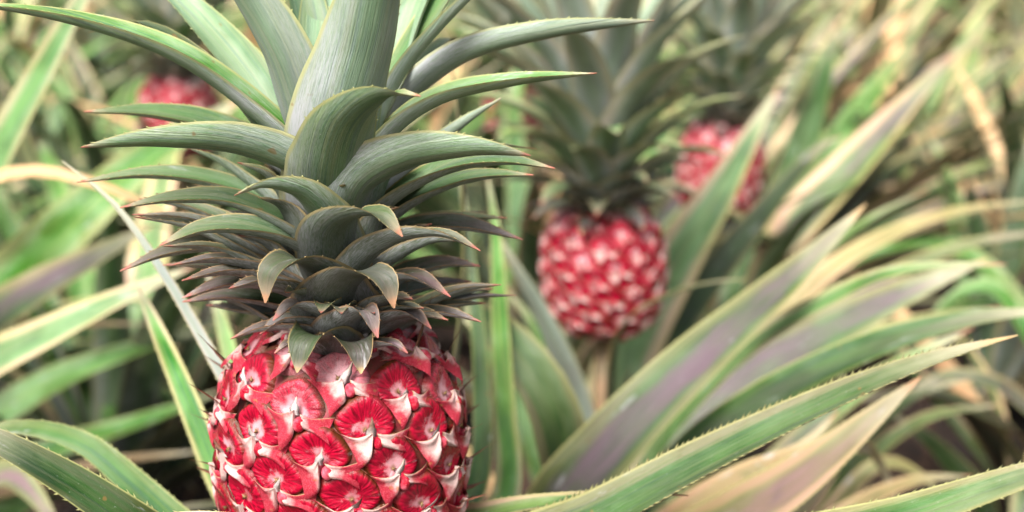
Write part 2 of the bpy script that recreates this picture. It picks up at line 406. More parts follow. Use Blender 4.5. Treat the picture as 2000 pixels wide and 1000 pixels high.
def bez(pts, t):
    """smooth curve through a few 2-D points"""
    n = len(pts) - 1; x = min(n - 1e-6, max(0, t * n)); i = int(x); f = x - i
    p = [pts[max(0, i - 1)], pts[i], pts[i + 1], pts[min(n, i + 2)]]
    return tuple(.5 * (2 * p[1][k] + (p[2][k] - p[0][k]) * f + (2 * p[0][k] - 5 * p[1][k] + 4 * p[2][k] - p[3][k]) * f * f + (3 * p[1][k] - p[0][k] - 3 * p[2][k] + p[3][k]) * f ** 3) for k in (0, 1))
def make_bract(mb, O, X, Y, Zn, q, rnd, rf, spike=1.0, side=0.0, dry=0.0):
    """hood at the foot of one fruitlet: a broad sail to the left and down, a fan to the right, a papery spike between; q = metres per unit."""
    J = lambda p, r=3.5: (p[0] + random.uniform(-r, r), p[1] + random.uniform(-r, r))
    sd = random.random() * 60
    le, lo, re, rl = J((-84, 7)), J((-20, -97), 5), J((88, -18)), J((86, -76))
    root, r2 = J((5, -18)), J((29, -52))
    sails = [([root, J((-22, -27)), J((-54, -15)), le], [root, J((8, -62)), J((-4, -82)), lo], [le, J((-55, -20)), J((-36, -46)), J((-28, -70)), lo]),
             ([J((18, -21)), J((48, -29)), re], [r2, J((58, -59)), rl], [re, J((79, -50)), rl])]
    NU, NV = 12, 14
    for k, (s0, s1, e) in enumerate(sails):
        g = []
        for a in range(NU + 1):
            u = a / NU; row = []
            for b in range(NV + 1):
                v = b / NV
                A, B, E = bez(s0, u), bez(s1, u), bez(e, v)
                x, y = [(1 - v) * A[i] + v * B[i] + u * (E[i] - ((1 - v) * e[0][i] + v * e[-1][i])) for i in (0, 1)]
                rid = max(math.exp(-((v - .80) / .16) ** 2), math.exp(-((v - .14) / .12) ** 2) * .8) if k == 0 else max(math.exp(-((v - .70) / .2) ** 2), math.exp(-((v - .1) / .12) ** 2) * .7)
                z = 18 + 9 * (1 - u) ** 1.4 + 6.5 * rid * (1 - .55 * u) - 6 * u ** 5
                z += 2.6 * MN.noise(V((x * .06, y * .06, sd))) + 1.0 * MN.noise(V((x * .2, y * .2, sd)))
                if v > .93: z -= 7 * (v - .93) / .07
                if k == 1 and u < .1: z -= 5 * (.1 - u) / .1
                ed = max(0, 1 - v / .07) if k == 0 else max(0, 1 - v / .08, 1 - u / .12)
                f = u ** 1.25 * (1.0 if k else (.75 + .35 * abs(2 * v - 1)))
                row.append(mb.add(O + X * (x * q) + Y * (y * q) + Zn * (z * q - (x * q) ** 2 / (2 * rf)), (f, 1 - ed, 0, rnd)))
            g.append(row)
        for a, b in zip(g, g[1:]):
            for c in range(NV): mb.f.append((a[c], b[c], b[c + 1], a[c + 1]))
    w = 61 * q
    L = w * spike * random.uniform(.45, 1.0) * (1 + .25 * side); lean = random.uniform(-.25, .8); lift = random.uniform(.12, .5) + .85 * side
    K = 10; ring = []; cu = random.uniform(-1.4, 1.4)
    for i in range(K + 1):
        t = i / K
        wd = w * (.15 * (1 - t) ** .65 * (.8 + .5 * math.exp(-((t - .35) / .2) ** 2)) + .16 * max(0, .22 - t) * 2) * (1 + .45 * MN.noise(V((t * 6, sd, 1)))) + w * .005
        ce = O + X * ((root[0] - 2) * q + lean * L * t * (1 - .3 * t)) + Y * ((root[1] - 9) * q + L * (t ** .9) * (1 - .45 * lift)) + Zn * (19 * q + L * lift * (t * .75 + .35 * t * t) + w * .10 * sin(t * pi) + w * .04 * MN.noise(V((t * 4, sd, 7))))
        tw = X * cos(t * cu) + Zn * sin(t * cu); nn = Zn * cos(t * cu) - X * sin(t * cu)
        inf = (0, t, 1, dry if dry < 0 else rnd)
        ring.append([mb.add(ce - tw * wd, inf), mb.add(ce + nn * wd * .12, inf), mb.add(ce + tw * wd, inf), mb.add(ce - nn * wd * .08, inf)])
    for a, b in zip(ring, ring[1:]):
        for j in range(4): mb.f.append((a[j], a[(j + 1) % 4], b[(j + 1) % 4], b[j]))

def make_fruit(parent, cen, prof, target):
    """body of revolution with spiralling fruitlets; target = (angle, z) where one disc must sit."""
    seg = lathe("fruit", [(max(.001, r - .0040), z) for r, z in prof], cen, FLESH, None); put(seg, parent)
    z0, z1 = prof[0][1], prof[-1][1]
    M = 600; cum = [0]; zs = [z0 + (z1 - z0) * i / M for i in range(M + 1)]
    for a, b in zip(zs, zs[1:]):
        ra, rb = profile_r(prof, a), profile_r(prof, b)
        cum.append(cum[-1] + pi * (ra + rb) * math.hypot(b - a, rb - ra))
    cell = 9900 * PXM * PXM; cnt = int(cum[-1] / cell)
    def zat(k):
        q = (k + .5) * cell
        for i in range(M):
            if cum[i + 1] >= q: return zs[i] + (zs[i + 1] - zs[i]) * (q - cum[i]) / (cum[i + 1] - cum[i])
        return zs[-1]
    Z = [zat(k) for k in range(cnt)]
    GA = R(137.508)
    kt = min(range(cnt), key=lambda k: abs(Z[k] - target[1])); ph = target[0] - GA * kt
    dz = target[1] - Z[kt]
    for k in range(cnt):
        z = min(z1 - .001, Z[k] + dz * max(0, 1 - abs(k - kt) / 20)); a = ph + GA * k + random.uniform(-.03, .03)
        r = profile_r(prof, z); rr = profile_r(prof, z + .002) - profile_r(prof, z - .002)
        rad = V((cos(a), sin(a), 0)); X = V((-sin(a), cos(a), 0))
        Zn = (rad * .004 - V((0, 0, 1)) * rr).normalized(); Y = Zn.cross(X).normalized()
        if Y.z < 0 and abs(Zn.z) < .95: Y = -Y; X = -X
        O = V(cen) * 1; O.z = z; O = O + rad * (r - .0045)
        top = max(0, (z - (z1 - .028)) / .028)
        wE = 58.5 * PXM * (1 - .10 * top) * random.uniform(.95, 1.05); hE = 48.5 * PXM * random.uniform(.95, 1.05) * (1 - .1 * top)
        rnd = min(1, max(0, random.uniform(.05, .6) + .45 * top + .5 * max(0, (z - (z1 - .06)) / .06) * random.uniform(.35, 1)))
        mb = MB(); make_eye(mb, O, X, Y, Zn, wE, hE, rnd, 1.0, max(.02, r))
        put(mb.build("eye", EYE), seg)
        side = 1 if abs(cos(a)) > .85 else 0
        mb = MB(); make_bract(mb, O, X, Y, Zn, wE / 57 * .885, random.random(), max(.02, r), 1.0 + .6 * top, side, -.6 if side else 0)
        put(mb.build("bract", BRACT), seg)
    return seg

# ------------------------------------------------------------------ the ground
def make_ground():
    mb = MB(); xs = [-400, -100, -30, -12, -7] + [-5 + .25 * i for i in range(41)] + [7, 12, 30, 100, 400]
    ys = [-400, -60, -10, -3] + [-1 + .25 * i for i in range(45)] + [12, 15, 20, 40, 100, 600]
    def zz(x, y):
        return gz(x, min(y, 9)) - (0 if y < 9 else .02 * min(y - 9, 200))
    g = [[mb.add((x, y, zz(x, y)), (0, 0, 0, 0)) for x in xs] for y in ys]
    for a, b in zip(g, g[1:]):
        for j in range(len(xs) - 1): mb.f.append((a[j], a[j + 1], b[j + 1], b[j]))
    o = mb.build("terrain", soil_material()); o["kind"] = "structure"
make_ground()

# tones: (age, purple, cream, dry)
T_GREEN, T_VAR, T_CREAM, T_DRY, T_PURP = (0, .05, .12, 0), (0, .85, .8, 0), (0, .25, 1, .05), (0, .1, .7, .95), (.1, 1, .55, 0)

# ================================================================== the foreground plant
def hero():
    fc = P(HX_PX, 870, HY); cx, cy = fc.x, HY
    pl = empty("pineapple_plant", (cx, cy, gz(cx, cy)), "large sharp pineapple plant in the foreground with a glossy red fruit and tall grey-green crown", "pineapple plant", "pineapple plants bearing red fruit")
    zpx = lambda y: P(HX_PX, y, HY).z
    prof = [(60, 1142), (150, 1128), (210, 1090), (238, 1040), (250, 980), (256, 920), (257, 860), (252, 800), (238, 745), (212, 698), (180, 668), (130, 648), (60, 636)]
    prof = [(r * PXM, zpx(y)) for r, y in prof]
    tz = P(628, 880, HY - .047).z; ta = -pi / 2 + math.asin((628 - HX_PX) / 252)
    # camera stands to the right of the fruit: its facing angle
    fa = math.atan2(-cy, -cx); ta = fa + math.asin((628 - HX_PX) / 252)
    fruit = make_fruit(pl, (cx, cy, 0), prof, (ta, tz))
    st = lathe("stalk", [(.016, gz(cx, cy) - .01), (.013, .2), (.012, zpx(1138))], (cx, cy, 0), STALK, None, 20); put(st, pl)
    core = lathe("crown", [(.024, zpx(672)), (.020, zpx(600)), (.016, zpx(500)), (.010, zpx(400)), (.003, zpx(300))], (cx + .001, cy, 0), PITH, None, 24); put(core, pl)
    D = lambda q: [P(a, b, HY + d) for a, b, d in q]
    def cl(q, wpx, age, face=0.0, az=None, fold=.8, purp=.1, teeth=(.0040, .0009, .6), **kw):
        if az is None and age >= .25 and face > -.2: face = .26; wpx *= 1.15
        kw.setdefault('taper', 1.9); kw.setdefault('base', 1.0)
        lf = leaf("crown_leaf", None, D(q), wpx * PXM * (1.15 if age == 0 else 1.3), (age if age else -.34, purp, .03, 0), face=face, az=az, fold=fold, n=30, m=11, rnd=kw.pop('rnd', random.uniform(.72, 1.0)), th=.0016, teeth=teeth, **kw); put(lf, core)
    # --- upright top leaves, most of them leaving the frame
    cl([(650, 400, .012), (620, 150, .03), (575, -80, .04), (520, -260, .07)], 105, 0)
    cl([(665, 400, .012), (625, 130, .028), (640, -100, .05), (670, -280, .08)], 105, 0)
    cl([(690, 400, .012), (775, 120, .03), (850, -60, .05), (960, -200, .08)], 110, 0)
    cl([(610, 400, .008), (510, 190, .03), (390, 40, .04), (250, -90, .05)], 120, 0, .45)
    cl([(640, 400, .0), (590, 250, -.02), (540, 100, -.03), (440, -60, -.035), (330, -180, -.05)], 160, 0, -.2)
    cl([(655, 420, -.010), (670, 240, -.032), (712, 80, -.04), (745, -80, -.05), (770, -220, -.07)], 195, 0, -.1)
    cl([(690, 400, .0), (770, 170, .0), (860, 50, .004), (1010, -90, .02)], 100, 0, -.2)
    cl([(640, 400, -.002), (575, 300, -.010), (470, 200, -.014), (340, 110, -.02), (180, 50, -.02), (20, 18, -.02), (-90, 10, -.02)], 112, .05, .1)
    cl([(690, 380, .012), (790, 205, .02), (900, 112, .024), (1060, 66, .022), (1278, 40, .02)], 84, 0, -.45, taper=2.6)
    cl([(690, 410, -.004), (755, 275, -.012), (850, 200, -.014), (985, 163, -.014), (1166, 143, -.014)], 100, .05, .12)
    cl([(720, 400, .012), (830, 300, .018), (900, 243, .02), (978, 192, .02)], 50, .0, -.5)
    cl([(655, 440, -.012), (655, 320, -.040), (690, 225, -.058), (755, 185, -.066), (822, 188, -.068)], 160, .08, az=-72, fold=.7)
    # --- left side
    cl([(640, 400, .012), (540, 320, .024), (420, 250, .03), (300, 222, .03), (163, 218, .03)], 78, .25, .1)
    cl([(650, 440, -.008), (590, 340, -.024), (470, 288, -.034), (320, 276, -.038), (158, 288, -.038)], 112, .12, -.4)
    cl([(620, 470, .008), (530, 390, .016), (440, 320, .02), (362, 286, .02)], 62, .3, -.3)
    cl([(620, 470, .006), (510, 395, .012), (400, 352, .014), (290, 340, .012), (150, 356, .010)], 56, .4, .15)
    cl([(630, 510, .0), (560, 445, -.012), (450, 393, -.018), (340, 388, -.02), (234, 406, -.02)], 62, .5, .1)
    cl([(660, 500, -.012), (630, 420, -.036), (580, 372, -.048), (515, 362, -.054), (457, 382, -.055)], 100, .22, -.25, az=-130)
    cl([(635, 540, -.004), (570, 475, -.020), (480, 447, -.028), (390, 448, -.032), (311, 480, -.033)], 72, .5, -.15)
    cl([(610, 560, .0), (530, 510, -.002), (430, 482, -.004), (330, 492, -.005), (234, 530, -.005)], 62, .72, .05)
    cl([(610, 570, .008), (520, 540, .014), (420, 518, .016), (318, 518, .016)], 44, .7, .0)
    cl([(620, 610, -.004), (550, 565, -.014), (450, 552, -.018), (356, 582, -.02)], 58, .85)
    cl([(620, 630, .002), (540, 595, .002), (450, 578, .0), (356, 590, .0)], 48, .85)
    cl([(665, 600, -.016), (625, 530, -.040), (570, 505, -.054), (528, 530, -.060), (518, 592, -.060)], 150, .6, az=-122, fold=.45, taper=1.35, rnd=.5)
    cl([(660, 650, -.016), (620, 608, -.036), (570, 595, -.044), (533, 626, -.047)], 76, .9, az=-125)
    cl([(650, 670, -.012), (590, 640, -.026), (510, 640, -.034), (450, 662, -.034)], 54, .9, az=-150)
    cl([(650, 665, -.010), (600, 628, -.026), (545, 625, -.034), (508, 652, -.036)], 60, .95, az=-135)
    cl([(630, 640, .006), (560, 615, .012), (480, 604, .016), (402, 596, .018)], 44, .75)
    # --- right side
    cl([(670, 450, -.012), (710, 355, -.034), (800, 308, -.046), (920, 293, -.050), (1036, 304, -.05)], 118, .18, -.45)
    cl([(700, 460, .0), (790, 375, -.012), (890, 325, -.018), (985, 314, -.02), (1084, 329, -.02)], 68, .35, .12)
    cl([(710, 480, .006), (800, 400, .002), (890, 355, .0), (960, 342, .0), (1042, 342, .0)], 56, .4, -.1)
    cl([(700, 490, .014), (800, 440, .024), (890, 424, .028), (990, 426, .03)], 38, .55)
    cl([(710, 500, .006), (800, 452, .010), (900, 440, .010), (1021, 468, .010)], 58, .8, .12)
    cl([(655, 530, -.014), (650, 450, -.040), (690, 418, -.054), (745, 420, -.060), (786, 462, -.062)], 125, .42, az=-66, taper=1.5, rnd=.55)
    cl([(675, 560, -.010), (730, 490, -.032), (800, 458, -.040), (870, 458, -.044), (938, 490, -.044)], 80, .6, -.15, az=-45)
    cl([(700, 570, .0), (770, 505, -.010), (840, 470, -.014), (900, 470, -.016)], 66, .6, -.2)
    cl([(710, 590, .006), (800, 535, .012), (870, 515, .014), (938, 520, .014)], 56, .9)
    cl([(710, 610, .012), (810, 565, .02), (870, 552, .024), (922, 550, .026)], 44, .85)
    cl([(685, 610, -.010), (740, 555, -.028), (810, 540, -.036), (880, 580, -.038)], 80, .85, az=-40)
    cl([(650, 630, -.016), (660, 560, -.042), (705, 528, -.054), (752, 545, -.060), (770, 602, -.061)], 150, .62, az=-62, fold=.45, taper=1.35, rnd=.5)
    cl([(660, 670, -.018), (680, 622, -.042), (715, 607, -.050), (738, 660, -.054)], 105, .92, az=-62, taper=1.4)
    cl([(690, 650, .0), (770, 612, .004), (830, 595, .006), (872, 616, .006)], 54, .85)
    cl([(685, 665, -.010), (750, 622, -.028), (805, 612, -.034), (842, 642, -.036)], 76, .95, az=-45)
    cl([(700, 640, .010), (790, 600, .016), (850, 590, .018), (900, 602, .02)], 44, .85)
    # --- lowest ring hanging over the shoulder of the fruit
    cl([(640, 690, -.022), (620, 655, -.042), (596, 668, -.050), (580, 728, -.054)], 125, .5, az=-108, taper=1.4, rnd=.45)
    cl([(672, 700, -.022), (690, 668, -.044), (702, 686, -.050), (705, 730, -.053)], 125, .7, az=-80, taper=1.4, purp=.3, rnd=.4)
    cl([(640, 700, -.016), (600, 672, -.036), (560, 672, -.044), (536, 690, -.046)], 54, .9, az=-130)
    cl([(680, 700, -.018), (730, 672, -.038), (772, 672, -.044), (796, 690, -.045)], 58, .95, az=-55, purp=.5)
    # --- short leaves pressed to the core, filling between the long ones
    for k in range(12, 30):
        a = R(k * 137.5); q = k / 29
        z0 = zpx(690 - 230 * q); d = V((cos(a), sin(a), 0)); rr = .019 - .006 * q; l = .030 + .012 * q
        pts = [V((cx, cy, z0)) + d * rr * .8, V((cx, cy, z0 + l * .45)) + d * (rr + .005), V((cx, cy, z0 + l * .8)) + d * (rr + .012), V((cx, cy, z0 + l * .95)) + d * (rr + .024)]
        lf = leaf("crown_leaf", None, pts, .024, (.9 - .5 * q, .1, .1, 0), n=16, m=9, fold=.8, taper=1.8, base=1.0, az=math.degrees(a)); put(lf, core)
    # --- stiff pointed leaves flaring out between the named ones, low in the crown
    for k in range(20):
        a = fa + R(-112 + 224 * ((k * .618) % 1)); q = ((k * .377) % 1)
        z0 = zpx(688 - 150 * q); d = V((cos(a), sin(a), 0)); l = (random.uniform(.034, .046) + .012 * q) * (1.0 + .35 * min(1, abs(a - fa) / 1.3)); e = R(random.uniform(2, 24) + 14 * q)
        p0 = V((cx, cy, z0 - .006)) + d * .008
        pts = [p0, p0 + d * l * .35 + V((0, 0, l * .30)), p0 + d * l * .7 + V((0, 0, l * .36 + l * .3 * sin(e))), p0 + d * l + V((0, 0, l * .30 + l * .55 * sin(e)))]
        lf = leaf("crown_leaf", None, pts, .0205 + .004 * q, (random.uniform(.5, .85), .2, .05, 0), n=18, m=9, fold=.75, taper=1.6, base=1.0, th=.0014, teeth=(.004, .0007, .6), rnd=random.uniform(.6, 1)); put(lf, core)
    # --- far side of the crown
    for k in range(11):
        a = R(15 + 150 * (k * .618 % 1)); q = (k % 11) / 10
        z0 = zpx(660 - 250 * q); l = .055 + .06 * q + .03 * random.random()
        p0 = V((cx, cy, z0)); d = V((cos(a), sin(a), 0)); up = .25 + .9 * q
        pts = [p0, p0 + d * l * .4 + V((0, 0, l * .5 * up)), p0 + d * l * .75 + V((0, 0, l * .72 * up)), p0 + d * l + V((0, 0, l * .68 * up))]
        lf = leaf("crown_leaf", None, pts, .013 + .006 * q, (.85 - .7 * q, .1, .1, 0), n=16, m=7); put(lf, core)
    # --- long blades of the plant itself
    root = V((cx, cy, gz(cx, cy) + .02))
    def blade(q, wpx, tone, face=0.0, start=None, **kw):
        pts = [start or root + V((random.uniform(-.015, .015), random.uniform(-.015, .015), 0))] + [P(*a) for a in q]
        ym = sum(a[2] for a in q) / len(q)
        kw.setdefault('teeth', (.0038, .0011, .15)); kw.setdefault('n', 56); kw.setdefault('m', 13)
        lf = leaf("leaf", None, pts, wpx * ym / FPX, tone, face=face, **kw); put(lf, pl)
    blade([(930, 1160, .55), (1180, 1015, .555), (1420, 885, .565), (1700, 752, .575), (1860, 692, .58), (1988, 655, .585)], 190, (.12, .1, .35, 0), .34, taper=3.0, fold=.95, base=.9, teeth=(.0031, .0017, .2), rnd=.42)
    blade([(1150, 1190, .47), (1500, 1075, .46), (1760, 1010, .455), (2020, 925, .45), (2300, 850, .45)], 190, (0, .2, .5, 0), .6, taper=3.2, rnd=.45)
    blade([(480, 1160, .53), (330, 1070, .48), (120, 930, .47), (-60, 840, .47), (-260, 800, .47)], 175, (0, .1, .2, 0), .8, taper=3, fold=.5)
    blade([(540, 1140, .60), (390, 1060, .60), (265, 950, .61), (160, 865, .62), (20, 835, .63), (-140, 880, .64)], 130, (0, .0, .05, 0), .6, rnd=.5)
    blade([(820, 1060, .60), (960, 1000, .58), (1120, 975, .57), (1240, 966, .57), (1345, 968, .57)], 120, (0, .05, .8, .1), .45, taper=2.2, fold=.9, rnd=.55)
    blade([(600, 1080, .52), (480, 1020, .5), (330, 1010, .5), (150, 1060, .5)], 90, (0, .0, 1, .3), .5)
    blade([(560, 1150, .63), (440, 960, .66), (385, 830, .68), (340, 720, .70), (305, 640, .73), (270, 560, .80)], 78, (0, .05, .6, 0), .6, taper=2.8, rnd=.85)
    blade([(600, 1000, .60), (500, 850, .62), (425, 715, .63), (330, 550, .635), (225, 400, .64), (122, 315, .645)], 46, (-.8, .1, .4, .05), -.8, taper=3.6, fold=.4, rnd=.95)
    blade([(760, 1050, .64), (870, 800, .72), (905, 560, .78), (903, 330, .80), (880, 120, .84), (830, -60, .9)], 52, (0, .85, .9, 0), -.5, taper=3.0)
    blade([(780, 1150, .66), (930, 950, .74), (940, 750, .80), (925, 560, .86), (895, 300, .95)], 60, (0, .6, .2, 0), .6)
    blade([(800, 1150, .66), (985, 980, .74), (985, 800, .80), (975, 600, .86), (968, 450, .92), (950, 330, 1.0)], 72, (0, .05, .3, 0), .65)
    blade([(560, 1100, .66), (500, 900, .76), (430, 620, .86), (400, 520, .92)], 90, (0, .4, .5, 0), .5)
    return pl, fruit
HERO, FRUIT = hero()
for o in list(S.objects):
    if o.parent: kids.setdefault(o.parent.name, []).append(o)

# ------------------------------------------------------------------ other crowns and plants
def make_crown(seed, size=1.0):
    """crown at the origin: dark reflexed leaves below, long pale upright ones above."""
    random.seed(seed)
    core = lathe("crown", [(.024, -.01), (.024, .02), (.018, .06), (.008, .11), (.002, .14)], (0, 0, 0), PITH, None, 16)
    for k in range(62):
        h = k / 61; a = k * R(137.5) + random.uniform(-.15, .15)
        d = V((cos(a), sin(a), 0)); z0 = -.009 + .085 * h ** 1.1
        l = (.052 + .066 * min(1, h * 2.2) + .22 * max(0, h - .45)) * random.uniform(.88, 1.12)
        e0 = 34 + 46 * h; bend = (70 - 30 * h) * random.uniform(.8, 1.2)
        p = V((0, 0, z0)) + d * .012; pts = [p.copy()]
        for i in range(5):
            e = R(e0 - bend * ((i + .5) / 5) ** 1.3); p = p + (d * cos(e) + V((0, 0, sin(e)))) * l / 5; pts.append(p.copy())
        lf = leaf("crown_leaf", core, pts, (.023 + .020 * min(1, h * 1.6)) * random.uniform(.9, 1.1), (max(-.55, .95 - 2.1 * h), .15, .35 * min(1, h * 2), 0), n=16, m=7, fold=.55, rnd=random.uniform(.85, 1.2) - .45 * max(0, .4 - h) / .4)
    return core
def blade_pts(l, a, e0, bend, r0=.012):
    d = V((cos(a), sin(a), 0)); p = d * r0 + V((0, 0, .01)); pts = [p.copy()]
    for i in range(6):
        e = R(e0 - bend * ((i + .5) / 6) ** 1.5); p = p + (d * cos(e) + V((0, 0, sin(e)))) * l / 6; pts.append(p.copy())
    return pts
def tone_of(green=0.0):
    q = random.random()
    if random.random() < green: q = .1
    if q < .44: t = T_GREEN
    elif q < .66: t = T_VAR
    elif q < .82: t = T_CREAM
    elif q < .90: t = T_PURP
    else: t = T_DRY
    return tuple(min(1, max(0, c * random.uniform(.7, 1.15))) for c in t)
def blades(nb, seed, tall=1.0, sweep=0.0):
    """blades of one plant; sweep = the share of them the slope and wind lean to the right."""
    random.seed(seed); out = []
    for k in range(nb):
        q = k / (nb - 1); a = k * R(137.5) + random.uniform(-.25, .25)
        l = random.uniform(.40, .62) * tall * (1 - .25 * abs(q - .5))
        e0, bd, w_ = 28 + 55 * q + random.uniform(-8, 8), random.uniform(35, 95) * (1.1 - .5 * q), random.uniform(.042, .062)
        t = tone_of(0 if sweep > .3 else .6)
        if random.random() < sweep:
            a = R(random.uniform(-60, 60)); e0 = random.uniform(35, 68); bd = random.uniform(20, 60); l *= 1.15
            t = random.choice((T_VAR, T_VAR, T_CREAM, T_CREAM, T_CREAM, T_PURP, T_DRY, T_GREEN))
        out.append((blade_pts(l, a, e0, bd), w_, t))
    return out

def fruit_on(pl, z, rot, crown_seed, scale=1.0, tilt=(0, 0), squat=1.0):
    """a copy of the modelled fruit with its fruitlets, set on its own stalk and carrying its own crown."""
    f = copy_tree(FRUIT, pl)
    fb = P(HX_PX, 1142, HY)
    # fruit children sit at the world origin of the hero: shift so the base centre is at the local origin
    base = bpy.data.objects
    cx, cy = P(HX_PX, 870, HY).x, HY
    from mathutils import Matrix
    M = Matrix.Translation((0, 0, z)) @ Matrix.Rotation(tilt[0], 4, 'X') @ Matrix.Rotation(tilt[1], 4, 'Y') @ Matrix.Rotation(rot, 4, 'Z') @ Matrix.Diagonal((scale, scale, scale * squat, 1)) @ Matrix.Translation((-cx, -cy, -fb.z))
    f.matrix_parent_inverse.identity(); f.matrix_basis = M
    for ch in f.children: ch.location = (0, 0, 0)
    top = (P(HX_PX, 650, HY).z - fb.z) * squat
    c = make_crown(crown_seed); c.parent = pl
    c.matrix_basis = Matrix.Translation((0, 0, z)) @ Matrix.Rotation(tilt[0], 4, 'X') @ Matrix.Rotation(tilt[1], 4, 'Y') @ Matrix.Rotation(rot * 1.7, 4, 'Z') @ Matrix.Scale(scale, 4) @ Matrix.Translation((0, 0, top))
    s = lathe("stalk", [(.012, -.01), (.0085, z * .6), (.0085, z + .006)], (0, 0, 0), STALK, pl, 14)
    return f, c

def traced(pl, q, wpx, tone, face=0.0, start=None, **kw):
    root = V(pl.location) + V((random.uniform(-.03, .03), random.uniform(-.03, .03), .015))
    pts = ([V(start)] if start else [root]) + [P(*a) for a in q]
    ym = sum(a[2] for a in q) / len(q)
    kw.setdefault('n', 36); kw.setdefault('m', 9)
    if ym < 1.15: kw.setdefault('teeth', (.0042, .0012, .2))
    lf = leaf("leaf", None, pts, wpx * ym / FPX, tone, face=face, **kw); put(lf, pl)
FG = "pineapple plants bearing red fruit"
LG = "pineapple plants without a visible fruit"
BG = "pineapple plants far back in the field"

def plants_behind():
    # ---- second fruit
    p = P(1182, 640, 1.12); b = V((p.x, 1.12, gz(p.x, 1.12)))
    pl = empty("pineapple_plant", b, "blurred pineapple plant behind the sharp one, round red fruit on a bare brown stalk", "pineapple plant", FG)
    fruit_on(pl, p.z - b.z, 1.1, 21, .96, (R(3), R(-2)), .92)
    traced(pl, [(1150, 1100, .95), (1105, 900, .85), (1055, 750, .84), (965, 640, .87), (855, 576, .94)], 150, (-.1, .05, .35, .05), .75, taper=4.0, fold=.5, rnd=.45)
    traced(pl, [(1160, 1050, 1.1), (1130, 800, 1.05), (1070, 640, 1.02), (1000, 510, 1.0), (960, 440, 1.0)], 95, (-.5, .3, .1, 0), -.4)
    traced(pl, [(1140, 1100, 1.12), (1100, 760, 1.12), (1030, 620, 1.12), (985, 560, 1.12)], 85, T_GREEN, .5)
    traced(pl, [(1190, 900, 1.08), (1215, 640, 1.02), (1310, 575, .98), (1400, 550, .95), (1460, 546, .93)], 48, (0, 0, .9, 0), .35)
    traced(pl, [(1180, 1000, 1.15), (1230, 700, 1.22), (1330, 500, 1.25), (1420, 350, 1.28), (1520, 170, 1.3)], 165, (-.15, .05, .7, 0), .6, rnd=.9)
    traced(pl, [(1180, 1000, 1.15), (1260, 760, 1.2), (1350, 600, 1.25), (1480, 430, 1.3), (1600, 290, 1.35), (1650, 265, 1.38)], 100, (.1, .1, .2, 0), .4)
    for k, (w_, e, a) in enumerate(((.04, 60, 160), (.04, 45, 200), (.045, 70, 80), (.04, 62, 120), (.04, 50, 40), (.04, 66, 20))):
        leaf("leaf", pl, blade_pts(.42, R(a), e, 45), w_, tone_of(), n=22)
    # ---- leafy plant low on the right, its blades crossing the picture
    c = P(1120, 1290, .92); b = V((c.x, .92, gz(c.x, .92)))
    pl = empty("pineapple_plant", b, "leafy plant right of the sharp fruit with a broad purple-centred yellow-edged blade", "pineapple plant", LG)
    traced(pl, [(1080, 1020, .80), (1190, 880, .80), (1330, 735, .82), (1480, 600, .85), (1600, 490, .88), (1692, 398, .9)], 175, (.05, 1, .35, 0), .62, taper=3.0, fold=.55, rnd=.42)
    traced(pl, [(1180, 1080, .88), (1300, 850, .90), (1450, 690, .90), (1600, 595, .88), (1750, 530, .86), (1965, 516, .85)], 90, (0, .15, .5, 0), .45, taper=2.8, rnd=.7)
    traced(pl, [(1190, 1090, .95), (1300, 890, .98), (1460, 740, 1.0), (1650, 630, 1.0), (1810, 555, 1.0), (1930, 505, 1.0)], 165, (.0, 1, .35, 0), .6, rnd=.45, taper=2.8)
    traced(pl, [(1180, 1120, .86), (1330, 910, .84), (1500, 780, .82), (1700, 680, .80), (1900, 622, .79), (2080, 605, .78)], 135, (0, .35, .0, 0), .5, taper=3, rnd=.35)
    traced(pl, [(1270, 1150, .80), (1450, 1010, .74), (1570, 930, .72), (1690, 830, .71), (1800, 735, .70)], 215, (0, 1, 1, .3), .7, taper=2.6, rnd=.5)
    traced(pl, [(1230, 1120, .84), (1330, 1010, .80), (1450, 930, .79), (1560, 880, .80), (1640, 800, .82)], 130, (0, .1, 1, .6), .6, rnd=.5)
    traced(pl, [(1330, 1150, .95), (1480, 960, .98), (1640, 790, 1.0), (1780, 700, 1.0), (1900, 640, 1.0)], 110, (0, .6, .4, 0), .5)
    traced(pl, [(1250, 900, 1.0), (1450, 660, 1.08), (1600, 500, 1.12), (1720, 415, 1.15), (1815, 372, 1.18)], 62, (.1, .1, .3, 0), .2)
    traced(pl, [(1330, 1120, .9), (1560, 1000, .92), (1640, 880, .95), (1700, 880, .98), (1760, 1000, 1.0)], 90, (0, 0, 1, .5), .6)
    traced(pl, [(1420, 1150, 1.0), (1600, 960, 1.05), (1700, 840, 1.08), (1790, 770, 1.1), (1900, 740, 1.1)], 85, (0, .05, .1, 0), .4, rnd=.2)
    traced(pl, [(1500, 1200, 1.0), (1600, 1040, 1.0), (1720, 905, 1.02), (1800, 930, 1.03), (1860, 1010, 1.04)], 75, (0, .0, .9, .35), .5, rnd=.55)
    traced(pl, [(1250, 980, 1.1), (1500, 640, 1.2), (1660, 500, 1.25), (1840, 420, 1.3), (2040, 390, 1.35)], 70, (0, .3, .9, .4), .45, rnd=.7)
    traced(pl, [(1250, 1000, 1.1), (1520, 680, 1.2), (1700, 560, 1.25), (1880, 480, 1.3), (2060, 450, 1.35)], 75, (0, 1, .6, .1), .45, rnd=.6)
    traced(pl, [(1480, 1150, .9), (1640, 1010, .92), (1780, 940, .95), (1900, 930, .98)], 80, (0, .1, 1, .5), .5, rnd=.6)
    traced(pl, [(1500, 1150, 1.05), (1660, 930, 1.08), (1800, 820, 1.1), (1960, 790, 1.14)], 70, (0, .2, .8, .1), .45, rnd=.55)
